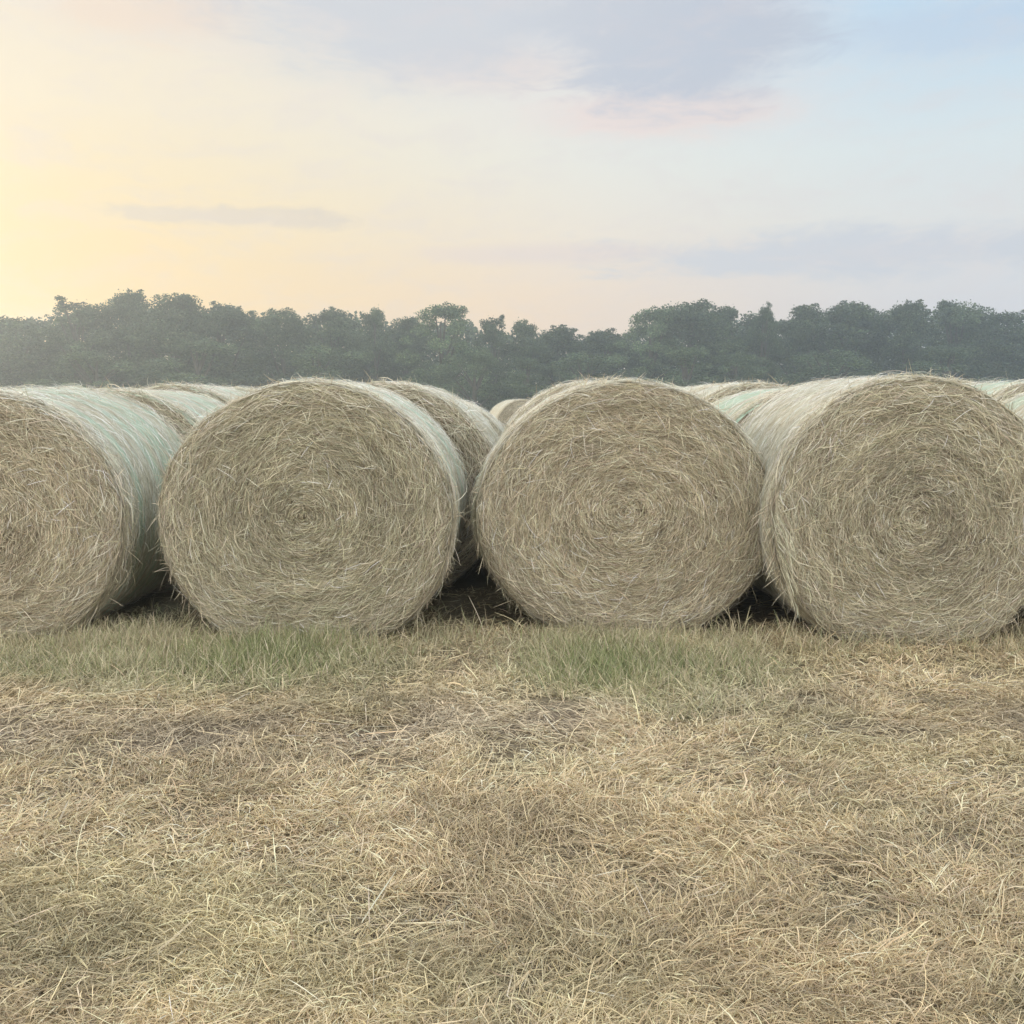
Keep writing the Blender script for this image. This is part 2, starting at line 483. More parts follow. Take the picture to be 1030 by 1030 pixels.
# ------------------------------------------------------------------ bales
class Shape:
    """cross-section and length of one bale; origin under its front face, length along +y"""
    def __init__(s, w, h, L, seed, h2=None, n=2.02):
        s.r = np.random.default_rng(seed)
        s.w, s.h, s.L, s.seed = w, h, L, seed
        s.h2 = h2 or h
        t = np.linspace(0, 2 * np.pi, 1441)[:-1]
        bl = h / 2 + 0.055
        x = w / 2 * np.sign(np.cos(t)) * np.abs(np.cos(t)) ** (2 / n)
        z = np.where(np.sin(t) > 0, h / 2, bl) * np.sign(np.sin(t)) * np.abs(np.sin(t)) ** (2 / n)
        zb = -h / 2
        z = zb + 0.5 * ((z - zb) + np.sqrt((z - zb) ** 2 + 0.0012)) - 0.01
        a = np.arctan2(z, x); rr = np.hypot(x, z)
        ph = s.r.uniform(0, 6.28, 5)
        up = smst(z, -0.45, -0.1)
        rr = rr * (1 + up * (0.010 * np.sin(2 * a + ph[0]) + 0.008 * np.sin(3 * a + ph[1]) + 0.005 * np.sin(5 * a + ph[2])))
        o = np.argsort(a); s.A, s.RR = a[o], rr[o]
        # keep the asked height
        top = np.max(s.RR * np.sin(s.A)); f = (h / 2) / top
        s.RR = np.where(s.A > 0, s.RR * (1 + (f - 1) * np.sin(np.clip(s.A, 0, np.pi)) ** 2), s.RR)
        s.cz = h / 2
        s.sd = seed * 3.7

    def rad(s, a):
        a = (a + np.pi) % (2 * np.pi) - np.pi
        return np.interp(a, s.A, s.RR, period=2 * np.pi)

    def face_y(s, x, zc, back=False):
        a = np.arctan2(zc, x); q = np.hypot(x, zc) / s.rad(a)
        qc = np.clip(q, 0, 1)
        rim = 0.040 * (1 - np.sqrt(1 - (np.clip(qc - 0.90, 0, 0.10) / 0.10) ** 2 * 0.97))
        rel = 0.030 * (fbm(x * 3.2 + s.sd, zc * 3.2, s.seed, 3) - 0.5) + 0.006 * np.sin(q * 40 + 2 * a + s.sd)
        rel = rel * (1 - qc ** 6)
        y = -0.035 * (1 - qc ** 2) + rim + rel
        return y if not back else s.L - y

    def wrap_scale(s, v, a):
        t = v / s.L
        # low swells along the length, and straw swaths under the net
        e = smst(v, 0.03, 0.17) * smst(s.L - v, 0.03, 0.17)
        return 1 - 0.010 * smst(-v, 0, 0.02) + 0.004 * np.sin(np.pi * t) + 0.014 * e + e * (0.022 * (noise2(v * 5 + s.sd, a * 0 + 2.0, s.seed + 3) - 0.5) * smst(np.sin(a), -0.8, 0)) \
            + e * 0.010 * (fbm(v * 9 + s.sd, (a + np.pi / 2) % (2 * np.pi) * 2.0, s.seed + 5, 2) - 0.5)

    def wrap_pt(s, v, a, off=0.0):
        k = s.wrap_scale(v, a); t = np.clip(v / s.L, 0, 1)
        rr = s.rad(a) * k + off
        x = rr * np.cos(a); z = rr * np.sin(a)
        z = np.where(z < -s.cz + 0.012, -s.cz + 0.012 - 0.2 * 0, z)
        z = np.where(z > 0, z * (1 + (s.h2 / s.h - 1) * 2 * t), z)
        return np.stack([x, v + 0 * a, z + s.cz], -1)


def core_mesh(s, na=144):
    a = np.linspace(-np.pi, np.pi, na + 1)[:-1]
    rings = []
    qs = np.concatenate([[0.004], np.linspace(0.05, 0.9, 22), [0.925, 0.95, 0.97, 0.985, 1.0]])
    for q in qs:
        rr = s.rad(a) * q; x, z = rr * np.cos(a), rr * np.sin(a)
        rings.append(np.stack([x, s.face_y(x, z), z + s.cz], -1))
    for v in np.linspace(0.06, s.L - 0.06, 14):
        rings.append(s.wrap_pt(np.full(na, v), a, -0.006))
    for q in qs[::-1]:
        rr = s.rad(a) * q; x, z = rr * np.cos(a), rr * np.sin(a)
        zz = np.where(z > 0, z * (1 + (s.h2 / s.h - 1) * 2), z)
        rings.append(np.stack([x, s.face_y(x, z, True), zz + s.cz], -1))
    V = np.concatenate(rings); nr = len(rings)
    i = np.arange(nr * na).reshape(nr, na); j = np.roll(i, -1, 1)
    Q = np.stack([i[:-1], j[:-1], j[1:], i[1:]], -1).reshape(-1, 4)
    return V, Q, np.tile([0.3, 0.26, 0.18], (len(V), 1))


HAYC = [(0.52, 0.475, 0.355), (0.63, 0.585, 0.450), (0.38, 0.340, 0.250), (0.80, 0.755, 0.60), (0.48, 0.460, 0.35), (0.25, 0.215, 0.155)]


def walk_face(s, x, zc, dev, L, K, curl, lift, bulge, r, back=False):
    P = np.empty((len(x), K, 3)); a0 = dev
    A, B = s.w / 2, s.h / 2
    for k in range(K):
        ang = np.arctan2(zc, x); lim = s.rad(ang) * 1.012; rr = np.hypot(x, zc)
        f = np.minimum(1, lim / np.maximum(rr, 1e-4)); x = x * f; zc = zc * f
        t = k / (K - 1)
        yy = s.face_y(x, zc) - lift - bulge * math.sin(math.pi * (0.12 + 0.88 * t) * 0.62)
        P[:, k] = np.stack([x, s.L - yy if back else yy, zc + s.cz], -1)
        tx, tz = -zc / B * A, x / A * B
        ta = np.arctan2(tz, tx) + a0
        st = L / (K - 1)
        x = x + np.cos(ta) * st; zc = zc + np.sin(ta) * st
        a0 = a0 + curl / K + r.normal(0, 0.10, len(x))
    P[..., 2] = np.maximum(P[..., 2], 0.006)
    return P


def face_strands(s, N, r, wk=1.0, back=False, stray=0.16, tone=(1, 1, 1)):
    out = []
    for layer, (n, wl, wh, ll, lmax, sd, lift0, dk) in enumerate([
            (int(N * 0.50), 0.0018, 0.0036, 0.05, 0.16, 0.17, 0.000, 0.90),
            (int(N * 0.46), 0.0013, 0.0027, 0.035, 0.12, 0.30, 0.003, 1.06),
            (int(N * 0.05), 0.0014, 0.0027, 0.05, 0.16, 0.62, 0.009, 1.40)]):
        q = np.sqrt(r.random(n)) * 1.0
        a = r.uniform(-np.pi, np.pi, n)
        rr = s.rad(a) * q; x, zc = rr * np.cos(a), rr * np.sin(a)
        coh = (fbm(x * 4 + s.sd, zc * 4 + 9, s.seed + 40, 2) - 0.5) * 0.9
        dev = coh * (0.6 + 0.5 * layer) + r.normal(0, sd, n)
        st = r.random(n) < stray * (0.5 + 0.7 * layer)
        dev = np.where(st, r.uniform(-1.5, 1.5, n), dev)
        flip = r.random(n) < 0.5
        dev = np.where(flip, dev + np.pi, dev)
        L = r.uniform(ll, lmax, n) * np.clip(0.35 + q, 0.4, 1.15)
        curl = r.normal(0, 0.55, n) + np.where(flip, 0.0, 0.0)
        lift = lift0 + r.gamma(1.6, 0.0028, n); bulge = r.gamma(1.4, 0.0045, n) * (1 + layer)
        # recesses between swaths are packed, ridges are raised
        swath = noise2(q * 16 + s.sd, a * 1.3, s.seed + 8)
        lift = lift + 0.014 * (swath - 0.3)
        P = walk_face(s, x, zc, dev, L, 5, curl, lift, bulge, r, back)
        # swaths of differently weathered hay rolled up together
        band = fbm(q * 9 + 0.9 * a / 3.14 + s.sd, np.cos(a) * 1.5 + np.sin(a), s.seed + 60, 2)
        c = palette(n, HAYC, [0.30, 0.20, 0.22, 0.09, 0.12, 0.07], 0.15, r) * dk * ((0.74 + 0.52 * band) * (0.86 + 0.28 * fbm(x * 1.8 + s.sd, zc * 1.8 + 4, s.seed + 90, 2)))[:, None] * np.array(tone)
        W = r.uniform(wl, wh, n) * wk
        hint = np.tile([0.0, 1.0, 0.0], (n, 1)) + r.normal(0, 0.35, (n, 3))
        out.append(ribbons(P, W, hint, np.clip(c, 0, 0.85)))
    return out


def rim_wisps(s, n, r, len_=(0.02, 0.085), a_mean=np.pi / 2, a_sd=0.9, vmax=0.12, wk=1.0, pal=None, droop=0.0):
    """loose ends sticking out round the rim and along the top"""
    a = r.normal(a_mean, a_sd, n); v = 0.034 + r.random(n) ** 2 * vmax
    p = s.wrap_pt(v, a, 0.0)
    rad = np.stack([np.cos(a), np.zeros(n), np.sin(a)], -1)
    tan = np.stack([-np.sin(a), np.zeros(n), np.cos(a)], -1)
    ax = np.array([0, -1.0, 0])
    d = rad * r.uniform(0.05, 0.9, (n, 1)) + tan * r.normal(0, 1.0, (n, 1)) + ax * r.uniform(-0.3, 0.7, (n, 1))
    d /= np.linalg.norm(d, axis=1, keepdims=True)
    d2 = r.normal(0, 0.5, (n, 3)) - rad * 0.2 - np.array([0, 0, droop])
    L = r.uniform(*len_, n)[:, None]
    K = 5; P = np.empty((n, K, 3))
    for k in range(K):
        t = k / (K - 1)
        P[:, k] = p + d * L * t + d2 * L * t * t * 0.6
    P[..., 2] = np.maximum(P[..., 2], 0.006)
    c = pal(n) if pal else palette(n, [(0.62, 0.55, 0.40), (0.70, 0.64, 0.49), (0.48, 0.42, 0.30)], [0.4, 0.35, 0.25], 0.12, r)
    return ribbons(P, r.uniform(0.0016, 0.0032, n) * wk, r.normal(0, 1, (n, 3)), c)


def rim_sweep(s, n, r, vlo=-0.01, vhi=0.10, wk=1.0, len_=(0.05, 0.2), lift=0.004, pal=None, back=False):
    """stems lying round the edge, following the roll"""
    a0 = r.uniform(-np.pi, np.pi, n); v0 = r.uniform(vlo, vhi, n)
    if back: v0 = s.L - v0
    L = r.uniform(*len_, n); sg = np.where(r.random(n) < 0.5, 1, -1)
    dv = r.normal(0, 0.42, n) * L; lf = lift + r.gamma(1.3, 0.004, n); up = r.gamma(1.1, 0.006, n)
    K = 5; P = np.empty((n, K, 3))
    for k in range(K):
        t = k / (K - 1)
        P[:, k] = s.wrap_pt(v0 + dv * t, a0 + sg * L / 0.76 * t, 0) + 0
        aa = a0 + sg * L / 0.76 * t; of = lf + up * math.sin(math.pi * t) + (t ** 3) * up * 1.2
        P[:, k, 0] += np.cos(aa) * of; P[:, k, 2] += np.sin(aa) * of
    P[..., 2] = np.maximum(P[..., 2], 0.006)
    am = a0 + sg * L / 0.76 * 0.5
    hint = np.stack([np.cos(am), np.full(n, -0.2), np.sin(am)], -1) + r.normal(0, 0.25, (n, 3))
    c = pal(n) if pal else palette(n, HAYC, [0.25, 0.28, 0.14, 0.22, 0.08, 0.03], 0.14, r) * 1.12
    return ribbons(P, r.uniform(0.0018, 0.0042, n) * wk, hint, np.clip(c, 0, 0.85))


def rim_cross(s, n, r, wk):
    # stems running off the end and over the edge, which blur the line between the two
    a = r.uniform(-np.pi, np.pi, n); q = r.uniform(0.84, 1.0, n)
    rr = s.rad(a) * q
    dev = r.normal(0, 0.40, n) + np.where(r.random(n) < 0.5, 0, np.pi)
    P = walk_face(s, rr * np.cos(a), rr * np.sin(a), dev, r.uniform(0.05, 0.17, n), 5, r.normal(0, 0.5, n),
                  0.006 + r.gamma(1.5, 0.005, n), r.gamma(1.3, 0.008, n), r)
    c = palette(n, HAYC, [0.28, 0.26, 0.16, 0.16, 0.10, 0.04], 0.14, r)
    return ribbons(P, r.uniform(0.0017, 0.0036, n) * wk, np.tile([0.0, 1.0, 0.0], (n, 1)) + r.normal(0, 0.5, (n, 3)), np.clip(c, 0, .85))


def build_bale(name, loc, rz, s, nface, nwrap, nwisp, mint, white, seed, wk=1.0, tone=(1, 1, 1), nback=0, n0=0.045):
    root = empty(name, loc, rz)
    r = s.r
    V, Q, C = core_mesh(s)
    ncore = len(Q)
    parts = [(V, Q, C)] + face_strands(s, nface, r, wk, tone=tone)
    if nback: parts += face_strands(s, nback, r, wk * 1.6, back=True)
    parts.append(rim_sweep(s, int(nface * 0.11), r, 0.036, 0.13, wk))
    parts.append(rim_cross(s, int(nface * 0.08), r, wk))
    parts.append(rim_sweep(s, int(nface * 0.04), r, 0.036, 0.11, wk, back=True))
    parts.append(rim_wisps(s, nwisp, r, wk=wk))
    parts.append(rim_wisps(s, nwisp // 2, r, len_=(0.02, 0.06), a_sd=1.8, vmax=0.05, wk=wk))
    parts.append(rim_wisps(s, max(6, nwisp // 14), r, len_=(0.06, 0.13), a_sd=0.6, vmax=0.5, wk=wk))
    if nface > 20000:
        # ragged ends hanging at both flanks
        parts.append(rim_wisps(s, 240, r, (0.03, 0.11), np.pi + 0.15, 0.45, 0.10, droop=0.9))
        parts.append(rim_wisps(s, 180, r, (0.03, 0.11), -0.15, 0.45, 0.30, droop=0.9))
    v, q, c = merge(parts)
    me = make_mesh('hay', v, q, c, M_core, smooth=np.arange(len(q)) < ncore)
    me.materials.append(M_straw)
    mi = np.zeros(len(q), dtype=np.int32); mi[ncore:] = 1
    me.polygons.foreach_set('material_index', mi)
    hay = add_obj('hay', me, root)
    # net: a sleeve a little proud of the hay
    na = 160; a = np.linspace(-np.pi, np.pi, na + 1)[:-1]
    vs = np.concatenate([[n0, n0 + 0.005], np.linspace(n0 + 0.025, s.L - n0 - 0.025, 44), [s.L - n0 - 0.005, s.L - n0]])
    off = np.full(len(vs), 0.005); off[0] = off[-1] = -0.006
    rings = [s.wrap_pt(np.full(na, vv) + 0.030 * (noise2((a + np.pi / 2) % (2 * np.pi) * 6, a * 0 + vv, 5) - 0.5), a, oo) for vv, oo in zip(vs, off)]
    NV = np.concatenate(rings); NV[:, 2] = np.maximum(NV[:, 2], 0.003)
    i = np.arange(len(vs) * na).reshape(len(vs), na); j = np.roll(i, -1, 1)
    NQ = np.stack([i[:-1], j[:-1], j[1:], i[1:]], -1).reshape(-1, 4)
    nn = len(NQ)
    npal = lambda n: palette(n, [(0.60, 0.56, 0.43), (0.76, 0.76, 0.68), (0.44, 0.39, 0.28), (0.56, 0.66, 0.55)],
                             [0.34, 0.30 + white * 0.3, 0.26, 0.02 + 0.15 * mint], 0.10, r)
    parts = [(NV, NQ, np.tile([0.6, 0.6, 0.5], (len(NV), 1)))]
    parts.append(rim_sweep(s, nwrap, r, 0.06, s.L - 0.06, wk * 0.8, (0.03, 0.14), 0.004, npal))
    v, q, c = merge(parts)
    me = make_mesh('net_wrap', v, q, c, M_net, smooth=np.arange(len(q)) < nn)
    me.materials.append(M_straw)
    mi = np.zeros(len(q), dtype=np.int32); mi[nn:] = 1
    me.polygons.foreach_set('material_index', mi)
    net = add_obj('net_wrap', me, root)
    net.color = (mint, white, seed, 1)
    return root


def frayed(s, root, r, n=260):
    """a torn hank of net and straw hanging off the left rim"""
    a = r.normal(np.pi + 0.06, 0.17, n); v = r.uniform(-0.03, 0.06, n)
    p = s.wrap_pt(v, a, 0.012)
    L = r.uniform(0.06, 0.27, n); K = 7
    P = np.empty((n, K, 3)); sway = r.normal(0.0, 0.05, n)
    x, y, z = p[:, 0].copy(), p[:, 1].copy(), p[:, 2].copy()
    tgt = -s.w / 2 + 0.13 + r.normal(0, 0.02, n)
    for k in range(K):
        P[:, k] = np.stack([x, y, z], -1)
        t = k / (K - 1)
        z = z - L / (K - 1)
        x = x + (tgt - x) * 0.20 + r.normal(0, 0.003, n) + sway * 0.03
        y = y - 0.006 * (1 - t) + r.normal(0, 0.003, n)
    c = palette(n, [(0.66, 0.64, 0.48), (0.76, 0.75, 0.58), (0.50, 0.47, 0.33)], [0.4, 0.35, 0.25], 0.1, r)
    v_, q_, c_ = ribbons(P, r.uniform(0.002, 0.0045, n), np.tile([0, 1.0, 0], (n, 1)) + r.normal(0, 0.4, (n, 3)), c)
    o = add_obj('frayed_straw', make_mesh('frayed_straw', v_, q_, c_, M_straw), root)
    tag(o, 'pale torn hank of straw hanging from the left rim')


G = 'round hay bales lined up in rows'


def hfor(py, Y): return at(515, py, Y)[2]


fronts = [
    ('leftmost front hay bale, cut off by the picture edge, mint green net', 1.58, 1.378, 1.42, 0.72, 0.30, 0.13, 34000, (1.03, 1.0, 0.94)),
    ('second front hay bale from the left, green grass at its foot', 1.60, 1.425, 1.43, 0.9, 0.30, 0.47, 38000, (0.99, 1.0, 0.93)),
    ('third front hay bale from the left, brown shaggy straw end with no net showing', 1.715, 1.432, 1.42, 0.1, 0.3, 0.71, 40000, (0.98, 0.955, 0.90)),
    ('rightmost front hay bale, bright white net sleeve and frayed straw hanging at its left rim', 1.53, 1.445, 1.47, 0.0, 1.0, 0.29, 38000, (0.96, 0.96, 0.91)),
]
for i, (lab, w, h, h2, mint, white, seed, nf, tone) in enumerate(fronts):
    s = Shape(w, h, 1.52, 101 + i * 7, h2, [2.02, 2.0, 1.90, 1.96][i])
    root = build_bale('hay_bale', (FRONT[i][0], FRONT[i][1], -0.004), 0.0, s, int(nf * 1.45), 9000, 620 if i != 3 else 800, mint, white, seed, tone=tone)
    tag(root, lab, 'hay bale', G)
    if i == 3: frayed(s, root, np.random.default_rng(5))

# bales standing behind: four shapes, copied
protos = []
for k in range(4):
    s = Shape(1.60, 1.42, 1.53, 301 + k * 11)
    root = build_bale('hay_bale', (0, 0, 0), 0, s, 11000, 3600, 260, 0.4, 0.5, 0.2 + 0.2 * k, wk=1.2, nback=800 if k == 3 else 0, n0=0.02)
    protos.append(root)
used = set()

#  x, Y, top pixel (at mid depth), mint, white, seed, rot, label
rest = [
    (-2.80, 7.13, 391.0, 0.7, 0.45, 0.13, 0, 'pale mint netted bale directly behind the leftmost front bale, second in its row'),
    (-2.86, 8.72, 387.0, 0.45, 0.75, 0.33, -1, 'whitish green bale third in the leftmost row, its top just above its neighbours'),
    (-2.80, 10.3, 390.0, 0.20, 0.90, 0.83, 2, 'pale bale fourth in the leftmost row, low top beside the big mint sleeved bale'),
    (-0.90, 7.22, 385.0, 0.00, 0.40, 0.55, -2, 'bale right behind the second front bale, set to its right so its brown end shows'),
    (-0.86, 8.80, 392.5, 0.00, 0.55, 0.15, 1, 'cream bale third in the second row, rounding down towards the gap'),
    (-0.83, 10.4, 398.5, 0.00, 0.50, 0.95, -1, 'small looking bale fourth in the second row, showing as a thin pale crescent'),
    (-0.85, 12.0, 402.0, 0.00, 0.60, 0.05, 1, 'fifth bale of the second row, a sliver left of the open gap'),
    (0.645, 7.50, 384.0, 0.00, 0.30, 0.75, -1, 'peach coloured bale peeking over the left shoulder of the third front bale'),
    (0.74, 9.10, 388.0, 0.00, 0.50, 0.36, 1, 'bale third in the third row, mostly hidden behind the peach coloured one'),
    (2.16, 7.10, 389.0, 1.0, 0.30, 0.13, 1, 'bale with a mint green stripe behind the white sleeved front bale'),
    (2.12, 8.68, 385.5, 0.10, 0.65, 0.68, -1, 'cream bale behind the mint striped one in the fourth row'),
    (2.16, 10.3, 386.5, 0.00, 0.50, 0.18, 2, 'farthest back bale of the fourth row, seen over the third front bale'),
    (3.80, 5.55, 384.0, 0.60, 0.50, 0.44, 0, 'front bale of the rightmost row, just outside the right picture edge'),
    (3.82, 7.15, 383.0, 0.80, 0.55, 0.87, 1, 'mint netted bale at the right picture edge behind the rightmost front bale'),
    (3.76, 8.75, 383.0, 0.05, 0.35, 0.22, -1, 'straw coloured bale just right of the top of the rightmost front bale'),
    (0.36, 31.0, 402.5, 0.00, 0.45, 0.60, 14, 'lone distant hay bale seen tiny in the gap between the second and third front bales'),
]
for n, (x, Y, py, mint, white, seed, rot, lab) in enumerate(rest):
    k = 3 if n == 15 else n % 3
    p = protos[k]
    if k in used:
        root = p.copy(); COL.objects.link(root)
        for ch in p.children:
            c = ch.copy(); COL.objects.link(c); c.parent = root
    else:
        root = p; used.add(k)
    H = hfor(py, Y + (0.75 if Y < 20 else 0.3)) - (0.03 if Y < 20 else 0)
    root.location = (x, Y, -0.004)
    root.rotation_euler = (0, 0, R(rot))
    root.scale = (1.0 if Y < 20 else 1.02, 1.0, H / 1.42)
    for ch in root.children:
        ch.color = (mint, white, seed, 1)
    tag(root, lab, 'hay bale', G)


# ------------------------------------------------------------------ trees
LEAFC = [(0.062, 0.095, 0.050), (0.085, 0.125, 0.060), (0.045, 0.072, 0.040), (0.115, 0.15, 0.075)]


def leaf_quads(P, size, r, cols, up=0.35):
    n = len(P)
    N_ = r.normal(0, 1, (n, 3)); N_[:, 2] += up; N_ /= np.linalg.norm(N_, axis=1, keepdims=True)
    A = np.cross(N_, r.normal(0, 1, (n, 3))); A /= np.linalg.norm(A, axis=1, keepdims=True)
    B = np.cross(N_, A)
    sx = size * r.uniform(0.6, 1.2, n); sy = sx * r.uniform(0.45, 0.9, n)
    V = np.stack([P + A * sx[:, None], P + B * sy[:, None] + N_ * 0.15 * sx[:, None], P - A * sx[:, None] * 0.9, P - B * sy[:, None]], 1)
    Q = np.arange(n * 4).reshape(n, 4)
    return V.reshape(-1, 3), Q, np.repeat(cols, 4, axis=0)


def tube(pts, rads, seg=7):
    pts = np.array(pts, float); K = len(pts); V = []
    for k in range(K):
        t = pts[min(k + 1, K - 1)] - pts[max(k - 1, 0)]; t /= np.linalg.norm(t)
        a = np.cross(t, [0.3, 1, 0.1]); a /= np.linalg.norm(a); b = np.cross(t, a)
        th = np.linspace(0, 2 * np.pi, seg + 1)[:-1]
        V.append(pts[k] + rads[k] * (np.cos(th)[:, None] * a + np.sin(th)[:, None] * b))
    V = np.concatenate(V); i = np.arange(K * seg).reshape(K, seg); j = np.roll(i, -1, 1)
    Q = np.stack([i[:-1], j[:-1], j[1:], i[1:]], -1).reshape(-1, 4)
    return V, Q, np.tile([0.15, 0.12, 0.1], (len(V), 1))


def tree_meshes(seed, nleaf, nclump, low, airy, pale=1.0):
    """unit tree: height 10, crown half-width 3; crown reaches down to `low`"""
    r = np.random.default_rng(seed)
    cl = []
    tries = 0
    while len(cl) < nclump and tries < 4000:
        tries += 1
        z = r.uniform(low, 9.3)
        t = (z - low) / (9.6 - low)
        wid = 3.0 * max(0.0, 1 - abs(2 * t - 1) ** (2.6 if t < 0.5 else 1.9)) ** (0.5 if t < 0.5 else 0.62) - 0.15
        a = r.uniform(0, 6.283); q = math.sqrt(r.random()) * wid
        rc = r.uniform(0.5, 1.0) * (1 - 0.35 * max(0, t - 0.5)) * (0.8 if airy else 1)
        if z + rc * 0.7 > 10: continue
        cl.append((q * math.cos(a), q * math.sin(a), z, rc))
    cl += [(r.normal(0, 0.4), r.normal(0, 0.3), 9.3, 0.55), (r.normal(0, 0.9), r.normal(0, 0.5), 8.9, 0.6), (r.normal(0, 1.1), r.normal(0, 0.5), 8.5, 0.65)]
    for _ in range(26):
        c0 = cl[r.integers(0, len(cl))]
        if c0[2] < 6: continue
        a = r.uniform(0, 6.283); up = r.uniform(0.2, 1.0)
        z1 = min(9.9, c0[2] + c0[3] * 0.9 * up + r.uniform(0, 0.35))
        cl.append((c0[0] + math.cos(a) * c0[3] * 1.1 * (1.2 - up), c0[1] + math.sin(a) * c0[3] * 1.1 * (1.2 - up), z1, r.uniform(0.16, 0.34)))
    cl = np.array(cl); n = nleaf
    w = cl[:, 3] ** 2; idx = r.choice(len(cl), n, p=w / w.sum())
    d = r.normal(0, 1, (n, 3)); d /= np.linalg.norm(d, axis=1, keepdims=True)
    rad = cl[idx, 3] * (r.random(n) ** 0.45) * (1 + 0.22 * np.abs(r.normal(0, 1, n)) * (r.random(n) < 0.25))
    P = cl[idx, :3] + d * rad[:, None] * np.array([1.2, 1.2, 0.85])
    P[:, 2] = np.maximum(P[:, 2], low * 0.3)
    tone = (0.72 + 0.56 * r.random(len(cl)))[idx]
    c = palette(n, LEAFC, [0.35, 0.3, 0.2, 0.15], 0.16, r) * tone[:, None] * pale
    parts = [leaf_quads(P, 0.095 if not airy else 0.09, r, c)]
    crown = merge(parts)
    # trunk and limbs
    tp = [tube([(0, 0, -0.1), (0.05, 0.02, 1.5), (0.0, 0.1, 3.5), (0.15, 0, 6.0), (0.1, 0.1, 8.3)], [0.32, 0.23, 0.19, 0.12, 0.04])]
    for c_ in cl[r.choice(len(cl), 12, replace=False)]:
        z0 = max(0.9, c_[2] * r.uniform(0.35, 0.65)); m = np.array([c_[0] * 0.5, c_[1] * 0.5, (z0 + c_[2]) / 2 + 0.2])
        tp.append(tube([(0.03, 0.05, z0), m, c_[:3]], [0.10, 0.07, 0.02], 5))
    trunk = merge(tp)
    return (make_mesh('crown', *crown, M_leaf), make_mesh('trunk', *trunk, M_bark, smooth=True))


VARS = [tree_meshes(500 + k, 36000, 78, 0.6, False) for k in range(5)] + \
       [tree_meshes(540 + k, 20000, 64, 0.9, True, (1, 1.1, 1.6)[k]) for k in range(3)]
BUSH = [tree_meshes(570 + k, 14000, 36, 0.2, False, 1.25) for k in range(3)]

#  px centre, top y, width px, distance, variant, kind(0 dark tree, 1 airy, 2 paler), label
trees = [
    (12, 316, 84, 101, 0, 'tree at the left edge of the wood, broad and flat topped in the sun glow'),
    (76, 301, 66, 99, 5, 'ragged topped tree stepping up right of the left edge of the wood'),
    (128, 292, 58, 102, 1, 'tallest tree on the left, its crown right above the mint netted bale'),
    (176, 294, 62, 98, 2, 'broad dark tree beside the tallest left tree, a bright sky hole between them'),
    (226, 305, 64, 101, 3, 'rounded tree sloping down right of the tall left pair'),
    (283, 306, 52, 99, 4, 'twiggy topped tree above the left shoulder of the second front bale'),
    (337, 309, 56, 102, 0, 'even round tree above the top of the second front bale'),
    (377, 307, 38, 99, 6, 'narrow pointed tree right of the second front bale top'),
    (407, 318, 40, 103, 2, 'low tree in the dip left of the pale green tree'),
    (445, 305, 60, 92, 7, 'pale green airy tree standing forward over the second bale row'),
    (497, 317, 40, 97, 5, 'thin tree with two small tufts left of the open gap'),
    (526, 319, 34, 99, 6, 'small spiky tree just right of the open gap'),
    (562, 328, 62, 103, 1, 'low tree with a flat top in the middle of the wood'),
    (607, 331, 62, 104, 3, 'lowest tree of the skyline, above the left part of the third front bale'),
    (656, 309, 52, 98, 7, 'leaning tree with sky holes rising left of the highest right tree'),
    (694, 298, 68, 100, 4, 'broad highest tree above the right shoulder of the third front bale'),
    (737, 306, 52, 101, 0, 'dark tree sloping right of the broad highest tree'),
    (768, 306, 30, 98, 5, 'slim open tree with a round head and light behind it'),
    (806, 306, 58, 101, 2, 'squared off dark tree right of the slim open one'),
    (856, 303, 64, 102, 3, 'wide dark tree left of the rightmost front bale top'),
    (912, 303, 60, 99, 1, 'dense dark tree above the top of the rightmost front bale'),
    (962, 298, 56, 101, 4, 'pointed tall tree right above the rightmost front bale'),
    (1004, 312, 58, 102, 0, 'tree falling away near the right picture edge'),
    (1044, 322, 60, 101, 2, 'low tree cut by the right picture edge'),
]
bushes = [
    (690, 347, 76, 88, 0, 'paler olive bush low in front of the highest right tree'),
    (742, 352, 50, 89, 1, 'small paler bush right of the olive one'),
    (590, 352, 66, 90, 2, 'low bush above the top of the third front bale'),
    (478, 350, 52, 86, 1, 'rounded bush behind the open gap between the middle bales'),
    (530, 358, 46, 87, 0, 'small dark bush just right of the lone distant bale'),
    (320, 345, 70, 90, 2, 'low bush behind the top of the second front bale'),
    (200, 340, 84, 90, 0, 'wide low bush under the tall left trees'),
    (95, 350, 80, 89, 1, 'low hazy bush above the leftmost bale row'),
    (835, 350, 74, 89, 2, 'low dark bush left of the rightmost front bale top'),
    (955, 347, 78, 90, 0, 'low dark bush above the right of the rightmost front bale'),
]
for n, (px, py, wpx, Y, k, lab) in enumerate(trees + bushes):
    bush = n >= len(trees)
    cm, tm = (BUSH if bush else VARS)[k]
    x, _, z = at(px, py, Y)
    root = empty('bush' if bush else 'tree', (x, Y, -0.05), (n * 2.399) % 6.283)
    hw = wpx / F * Y / 2 * ((1.30 + 0.3 * ((n * 0.618) % 1)) if not bush else 1.35)
    sc = z / 9.9
    root.scale = (hw / 3.0, hw / 3.0, sc)
    add_obj('crown', cm, root); add_obj('trunk', tm, root)
    tag(root, lab, 'bush' if bush else 'tree', 'bushes along the foot of the wood' if bush else 'trees along the edge of the wood')


